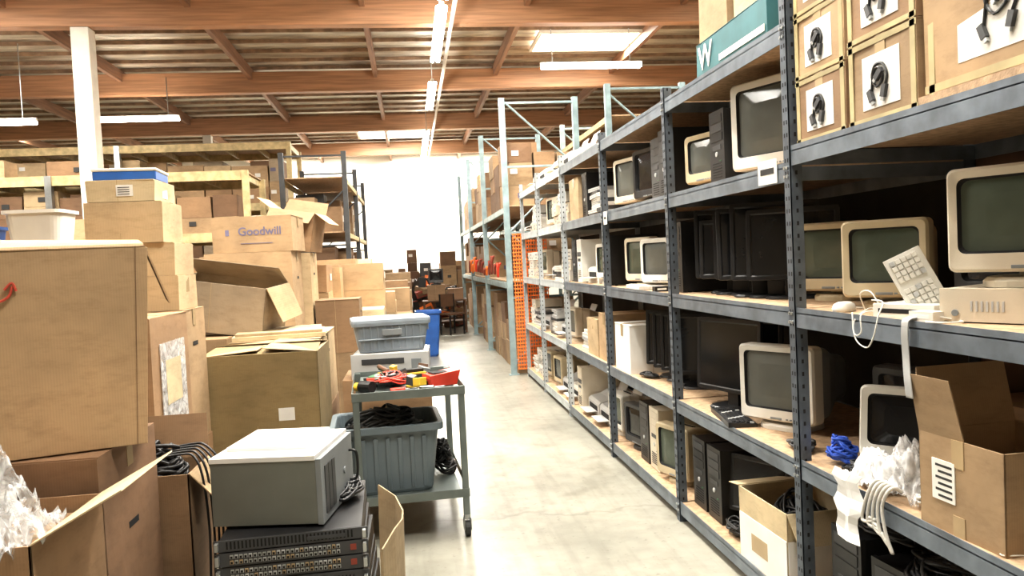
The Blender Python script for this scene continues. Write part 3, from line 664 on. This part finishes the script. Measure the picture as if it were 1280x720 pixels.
carton(-1.2,-.56,4.5,5.12,0,.52,K[1]); carton(-1.2,-.56,4.5,5.12,.522,1.13,KOL,flaps=(-86,-84,-84,-86),top=.01)
carton(-1.82,-.62,5.2,6.2,0,.62,K[1]); carton(-1.80,-1.22,5.2,6.15,.622,1.17,K[0]); carton(-1.2,-.62,5.2,6.15,.622,1.14,K[2])
carton(-1.66,-.98,5.42,5.92,1.21,1.55,KG,flaps=(None,150,-60,160),fl=.25,rot=(3,9,-8))
b=MB(); b.box(-.3,.3,-.25,.25,0,.03,KY); b.box(-.28,.28,-.24,.24,.03,.05,K[2]); b.obj("flattened_cartons",(-.92,5.5,1.142),(0,0,7),bev=.003)
carton(-1.68,-.96,6.6,7.2,0,.9,K[1]); carton(-1.68,-.98,6.6,7.2,.902,1.76,K[0])
o=carton(-1.60,-.95,6.62,7.15,1.762,2.06,K[0],rz=-3); text("Goodwill",.095,BLUEINK,o,(.06,-.268,.17),(90,0,0)); 
b=MB(); b.box(-.22,-.19,-.2685,-.2665,.14,.19,BLUEINK); b.box(-.10,.16,-.2685,-.2665,.07,.075,BLUEINK); c=b.obj("printed_logo"); c.parent=o
carton(-.9,-.5,7.3,7.8,0,.8,K[0]); carton(-.9,-.5,7.3,7.8,.802,1.3,K[1]); carton(-1.35,-.92,7.3,7.8,0,1.0,K[1]); carton(-1.35,-.92,7.3,7.8,1.002,1.75,K[2])
carton(-1.30,-.88,7.32,7.74,1.79,2.15,K[1],flaps=(130,120,40,60),rot=(0,10,-8),fl=.16)
stack_fill("stacked_cardboard_boxes",-2.6,-.2,8.0,10.6,0,1.7,.45,.5,[K[0],K[2],KG,K[1],KY],1,.25)
stack_fill("stacked_cardboard_boxes",-.9,.0,10.8,17.5,0,1.45,.45,.5,[K[0],K[1],K[1],K[3]],1,.3)
stack_fill("stacked_cardboard_boxes",-4.6,-1.95,4.7,7.6,0,1.75,.5,.5,None,1,.35)
stack_fill("stacked_cardboard_boxes",-4.4,-1.9,2.6,4.5,0,1.55,.5,.5,None,1,.35)
stack_fill("stacked_cardboard_boxes",-7.6,-4.8,5.5,10.0,0,1.9,.5,.6,None,1,.35)
stack_fill("stacked_cardboard_boxes",-4.1,-2.7,8.2,10.8,0,1.95,.5,.5,None,1,.3)
b=MB(); b.loft([rrz(.26,.22,.04,0),rrz(.31,.27,.05,.24),rrz(.34,.30,.05,.242),rrz(.34,.30,.05,.262),rrz(.28,.24,.04,.262),rrz(.25,.21,.04,.02)],OFFW,cap0=OFFW,cap1=OFFW); b.obj("white_plastic_bin",(-2.18,4.95,1.76))
b=MB(); b.loft([rrz(.30,.24,.04,0),rrz(.34,.28,.05,.16),rrz(.37,.31,.05,.162),rrz(.37,.31,.05,.18),rrz(.33,.27,.04,.18),rrz(.29,.23,.04,.02)],BLUEP,cap0=BLUEP,cap1=BLUEP); b.obj("blue_plastic_bin",(-2.60,4.95,1.76))
stack_fill("stacked_cardboard_boxes",-2.6,-1.98,6.3,6.9,1.76,.5,.3,.4,[K[2],K[0]],1,.25)
# clutter closing the end of the aisle
stack_fill("stacked_cardboard_boxes",-.75,-.12,18.8,20.4,0,1.5,.4,.45,[K[1],K[3],K[0]],1,.3)
stack_fill("stacked_cardboard_boxes",-.1,.75,19.5,20.4,0,2.0,.35,.45,[CABP[1],K[1],K[3],K[1],DGR],1,.3)
stack_fill("stacked_cardboard_boxes",.8,3.5,21.2,22.8,0,1.9,.5,.5,[K[1],K[3],K[0]],1,.35)
stack_fill("stacked_cardboard_boxes",-3.4,-.8,19.5,21.5,0,1.6,.5,.5,[K[1],K[3],K[0],DGR],1,.3)
DK=[BLK,DGR,CABP[0],CABP[1],K[3],K[1],K[0],MGRAY]
junk("scrap_equipment_heap",.0,1.1,18.5,19.3,0,1.35,50,DK+[ORNG],.36)
junk("scrap_equipment_heap",-.8,.0,18.0,18.7,0,1.0,35,DK,.36)
b=MB(); b.box(-.5,.5,-.3,.3,.72,.75,CABP[1]); 
for x in (-.46,.46):
    for y in (-.26,.26): b.box(x-.02,x+.02,y-.02,y+.02,0,.72,CABP[1])
b.box(-.46,.46,-.28,.28,.25,.27,CABP[1]); b.obj("wooden_table",(.72,17.6,0),bev=.004)
carton(.35,.75,17.45,17.8,.752,1.1,K[1]); carton(.8,1.15,17.45,17.8,.752,1.0,K[3]); crt(.34,.32,.36,DGR,SCRB,(.55,17.5,1.1),0)
b=MB(); b.box(-.22,.22,-.2,.2,.44,.48,CABP[1])
for sx in (-.19,.19):
    b.box(sx-.015,sx+.015,-.18,-.15,0,.44,BLK); b.box(sx-.015,sx+.015,.16,.19,0,.9,BLK)
b.box(-.2,.2,.165,.185,.62,.9,CABP[1]); b.obj("chair",(.85,17.0,0),(0,0,35),bev=.004)
b=MB(); b.loft([rrz(.30,.30,.05,.03),rrz(.40,.40,.06,.74),rrz(.45,.45,.06,.745),rrz(.45,.45,.06,.79),rrz(.41,.41,.05,.79),rrz(.30,.30,.04,.06)],BLUEP,cap0=BLUEP,cap1=BLUEP)
for s in (-1,1): b.cyl((s*.13-.02,.17,.05),(s*.13+.02,.17,.05),.05,RUB,12)
b.box(-.12,.12,-.13,.1,0,.032,BLUEP); b.obj("blue_recycling_bin",(.25,13.3,0))

# ------------------------------------------------------------------ equipment stack (front left)
def rackunit(z0,h,kind,x0=-.72,x1=-.20,y0=2.72,y1=3.32,rz=0):
    b=MB(); w=x1-x0; d=y1-y0
    b.box(-w/2+.02,w/2-.02,.004,d,0,h-.003,BLK); b.box(-w/2,w/2,0,.004,0.001,h-.004,DGR)
    for s in (-1,1): b.box(s*(w/2-.012)-.006,s*(w/2-.012)+.006,-.02,0,h*.2,h*.8,GAL)
    if kind=='switch':
        for r in range(2):
            for c in range(24):
                x=-w*.40+c*w*.03; b.box(x,x+w*.022,-.004,0,h*.18+r*h*.36,h*.18+r*h*.36+h*.26,R.choice([GAL,LGRAY,TAPE,GAL,GAL])); b.box(x+.002,x+w*.022-.002,-.005,-.004,h*.2+r*h*.36,h*.2+r*h*.36+h*.16,SLOT)
        b.box(w*.38,w*.42,-.003,0,h*.3,h*.7,CABP[0])
    else:
        for c in range(34): b.box(-w*.42+c*w*.0245,-w*.42+c*w*.0245+.006,-.002,0,h*.2,h*.8,SLOT)
        b.box(w*.1,w*.35,-.004,-.002,h*.3,h*.6,DGR)
    return b.obj("network_switch" if kind=='switch' else "rack_server",((x0+x1)/2,y0,z0),(0,0,rz),bev=.0015)
z=0
for h,k in ((.175,'s'),(.088,'s'),(.088,'s'),(.05,'switch'),(.052,'switch'),(.085,'s'),(.052,'switch'),(.052,'switch'),(.045,'s')):
    rackunit(z,h,k,rz=R.uniform(-2,2)); z+=h
ZT=z
b=MB(); w=.38; d=.43; h=.235
b.box(-w/2,w/2,0,d,.008,h,CASEG); b.box(w/2,w/2+.02,0,d,.004,h+.004,MGRAY)
for i in range(3): b.box(w/2+.02,w/2+.023,.04+i*.045,.08+i*.045,.03,h-.03,DGR)
b.cyl((w/2+.02,.3,h/2),(w/2+.026,.3,h/2),.014,MGRAY,12)
b.tube([(w/2+.02,.38,h*.25),(w/2+.05,.38,h*.3),(w/2+.05,.38,h*.7),(w/2+.02,.38,h*.75)],.006,BLK)
b.box(-w/2-.003,w/2,-.003,d+.003,h,h+.018,CASEW); b.box(-w/2+.02,w/2-.06,.10,d-.02,h+.018,h+.032,CASEW)
for x in (-w*.4,w*.4):
    for y in (.05,d-.05): b.cyl((x,y,0),(x,y,.01),.015,RUB,8)
b.obj("computer_case",(-.56,2.80,ZT),(0,0,-10),bev=.004)
cables("black_cable_pile",-.30,3.12,ZT,.07,.16,.06,5,BLK,.006)
b=MB(); pts=[(-.17,2.78),(-.13,2.95),(-.105,3.15),(-.105,3.35),(-.14,3.52),(-.22,3.64)]
v=[];t=.006
for (x,y) in pts:
    zt=.56+.03*math.sin(y*7)
    v.append([(x,y,0),(x+t,y,0),(x+t+.012,y,zt),(x+.012,y,zt)])
b.loft(v,K[2],cap0=K[2],cap1=K[2]); b.obj("bent_cardboard_sheet")

# ------------------------------------------------------------------ utility cart
def cart():
    b=MB(); W=.60; D=.85
    for x in (-W/2,W/2):
        for y in (0,D):
            b.box(x-.018,x+.018,y-.018,y+.018,.13,.88,CARTM)
            b.cyl((x,y,.1),(x,y,.13),.02,GAL,8); b.box(x-.022,x-.017,y-.03,y+.03,.04,.11,GAL); b.box(x+.017,x+.022,y-.03,y+.03,.04,.11,GAL)
            b.cyl((x-.015,y,.045),(x+.015,y,.045),.045,RUB,16)
    for z in (.25,.85):
        b.box(-W/2+.018,W/2-.018,.0,D,z,z+.004,CARTM)
        b.box(-W/2-.02,W/2+.02,-.022,-.018,z-.015,z+.035,CARTM); b.box(-W/2-.02,W/2+.02,D+.018,D+.022,z-.015,z+.035,CARTM)
        for s in (-1,1): b.box(s*(W/2+.02)-.002,s*(W/2+.02)+.002,-.02,D+.02,z-.015,z+.035,CARTM)
    return b.obj("utility_cart",(-.05,4.42,0),(0,0,3),bev=.002)
cart()
b=MB(); prof=[(.50,.40,0),(.52,.42,.02),(.60,.50,.36),(.60,.50,.37),(.66,.56,.37),(.66,.56,.41),(.60,.50,.41),(.59,.49,.40),(.50,.40,.02)]
b.loft([rrz(a,c,.06,z) for a,c,z in prof],TOTE,cap0=TOTE,cap1=TOTE)
for i in range(7):
    x=-.21+i*.07; b.hexa([(x-.012,-.215,.03),(x+.012,-.215,.03),(x+.012,-.20,.03),(x-.012,-.20,.03),(x-.012,-.262,.34),(x+.012,-.262,.34),(x+.012,-.24,.34),(x-.012,-.24,.34)],TOTE)
b.obj("plastic_tote",(-.20,4.74,.256),(0,0,3),bev=.003)
cables("cables_in_tote",-.20,4.74,.50,.25,.2,.26,22,[BLK,BLK,DGR],.009)
cables("cables_on_cart",.14,4.95,.256,.09,.16,.22,10,[BLK,BLK,GRC],.008)
b=MB(); b.hexa([(-.05,-.08,0),(.05,-.08,0),(.05,.08,0),(-.05,.08,0),(-.065,-.10,.07),(.065,-.10,.07),(.065,.10,.09),(-.065,.10,.09)],REDP); b.box(-.06,.06,-.103,-.095,.05,.075,REDP); b.box(-.045,.045,-.07,.07,.07,.083,SLOT)
b.obj("red_parts_bin",(.15,4.68,.856),(0,0,-70),bev=.003)
def tool(x,y,rz,m,L_=.16):
    b=MB(); b.tube([(0,0,.012),(L_*.4,.01,.014),(L_*.8,.0,.012)],.011,m,8); b.tube([(L_*.8,0,.012),(L_*1.5,0,.012)],.005,GAL,8)
    b.tube([(0,.03,.012),(L_*.4,.015,.014),(L_*.8,.0,.016)],.010,m,8); b.obj("hand_tool",(x,y,.855),(0,0,rz),smooth=True)
tool(-.05,4.60,30,YELP,.12); tool(-.15,4.52,10,REDP,.1); tool(.0,4.82,160,YELP,.12); tool(.02,4.52,15,GAL,.1)
b=MB(); b.cyl((0,0,.035),(0,.09,.035),.035,BLK,14); b.cyl((0,.09,.03),(0,.13,.03),.025,YELP,14); b.obj("cordless_tool",(-.26,4.55,.855),(0,0,50))
b=MB(); b.box(-.07,.07,-.05,.05,0,.05,YELP); b.box(-.05,.05,-.051,-.05,.01,.04,INK); b.box(-.06,.06,-.03,.03,.05,.07,BLK); b.obj("battery_charger",(-.02,4.98,.855),(0,0,20),bev=.006)
b=MB(); b.box(-.08,.08,-.1,.1,0,.05,DGR); b.box(-.06,.06,-.08,.08,.05,.055,GREENB); b.obj("circuit_module",(-.22,4.90,.855),(0,0,-20),bev=.003)
cables("loose_cables",-.16,4.72,.855,.14,.18,.10,12,[BLK,BLK,REDP,GRC,DGR],.005,3)
junk("loose_parts",-.26,.1,4.5,5.1,.86,.90,16,[BLK,DGR,MGRAY,YELP,CABP[1]],.08)
adapter(-.12,4.8,.856,30); adapter(.05,4.7,.856,120)
carton(-.52,.10,5.5,6.05,0,.80,K[1])
b=MB(); b.box(-.27,.27,0,.45,.0,.17,SILV); b.box(-.275,.275,-.02,0,.0,.175,LGRAY); b.box(-.2,.1,-.024,-.02,.10,.14,DGR); b.box(.15,.22,-.024,-.02,.04,.13,MGRAY); b.box(-.25,.25,.02,.43,.17,.176,CASEW); b.obj("silver_computer",(-.18,5.52,.80),(0,0,-3),bev=.008)
b=MB()
prof=[(.46,.36,0),(.47,.37,.015),(.53,.42,.19),(.56,.45,.19),(.565,.455,.215),(.56,.45,.235),(.52,.41,.24),(.50,.39,.228),(.02,.02,.228)]
b.loft([rrz(a,c,.04,z) for a,c,z in prof],TOTE2,cap0=TOTE2,cap1=TOTE2)
for i in range(9):
    x=-.20+i*.05; b.hexa([(x-.006,-.195,.02),(x+.006,-.195,.02),(x+.006,-.18,.02),(x-.006,-.18,.02),(x-.006,-.222,.185),(x+.006,-.222,.185),(x+.006,-.20,.185),(x-.006,-.20,.185)],TOTE2)
b.box(-.24,.24,-.218,-.205,.09,.10,TOTE2); b.box(-.07,.07,-.226,-.215,.12,.165,MGRAY)
b.box(.255,.285,-.05,.05,.13,.19,MGRAY); b.box(-.21,.21,-.14,.14,.228,.234,SILV)
b.obj("gray_plastic_crate",(-.18,5.75,.98),(0,0,6),bev=.003)
b=MB(); b.box(-.05,.05,0,.3,0,.5,DGR); b.box(-.04,.04,-.005,0,.05,.45,BLK); b.obj("slim_computer",(-.45,5.18,.0),(0,0,5),bev=.004)
cables("black_cable_pile",-.48,4.62,.0,.08,.15,.35,7,BLK,.01)

# ------------------------------------------------------------------ world, camera, colour
w=bpy.data.worlds.new("world"); SC.world=w; w.use_nodes=True; w.node_tree.nodes["Background"].inputs[0].default_value=(1,.95,.88,1); w.node_tree.nodes["Background"].inputs[1].default_value=.5
f=960.; psi=math.atan(125/f); p=math.atan(36/f); s=math.atan(.048)
F=Vector((math.sin(psi)*math.cos(p),math.cos(psi)*math.cos(p),-math.sin(p))); Rr=Vector((math.cos(psi),-math.sin(psi),0)); U=Rr.cross(F)
Rc=Rr*math.cos(s)-U*math.sin(s); Uc=U*math.cos(s)+Rr*math.sin(s)
cd=bpy.data.cameras.new("camera"); cam=bpy.data.objects.new("camera",cd); SC.collection.objects.link(cam)
cd.sensor_width=36; cd.lens=36*f/1280; cd.clip_start=.05
Mx=Matrix((Rc,Uc,-F)).transposed().to_4x4(); Mx.translation=(0,0,1.6); cam.matrix_world=Mx
SC.camera=cam
SC.view_settings.view_transform='Standard'; SC.view_settings.exposure=.32; SC.view_settings.gamma=.92
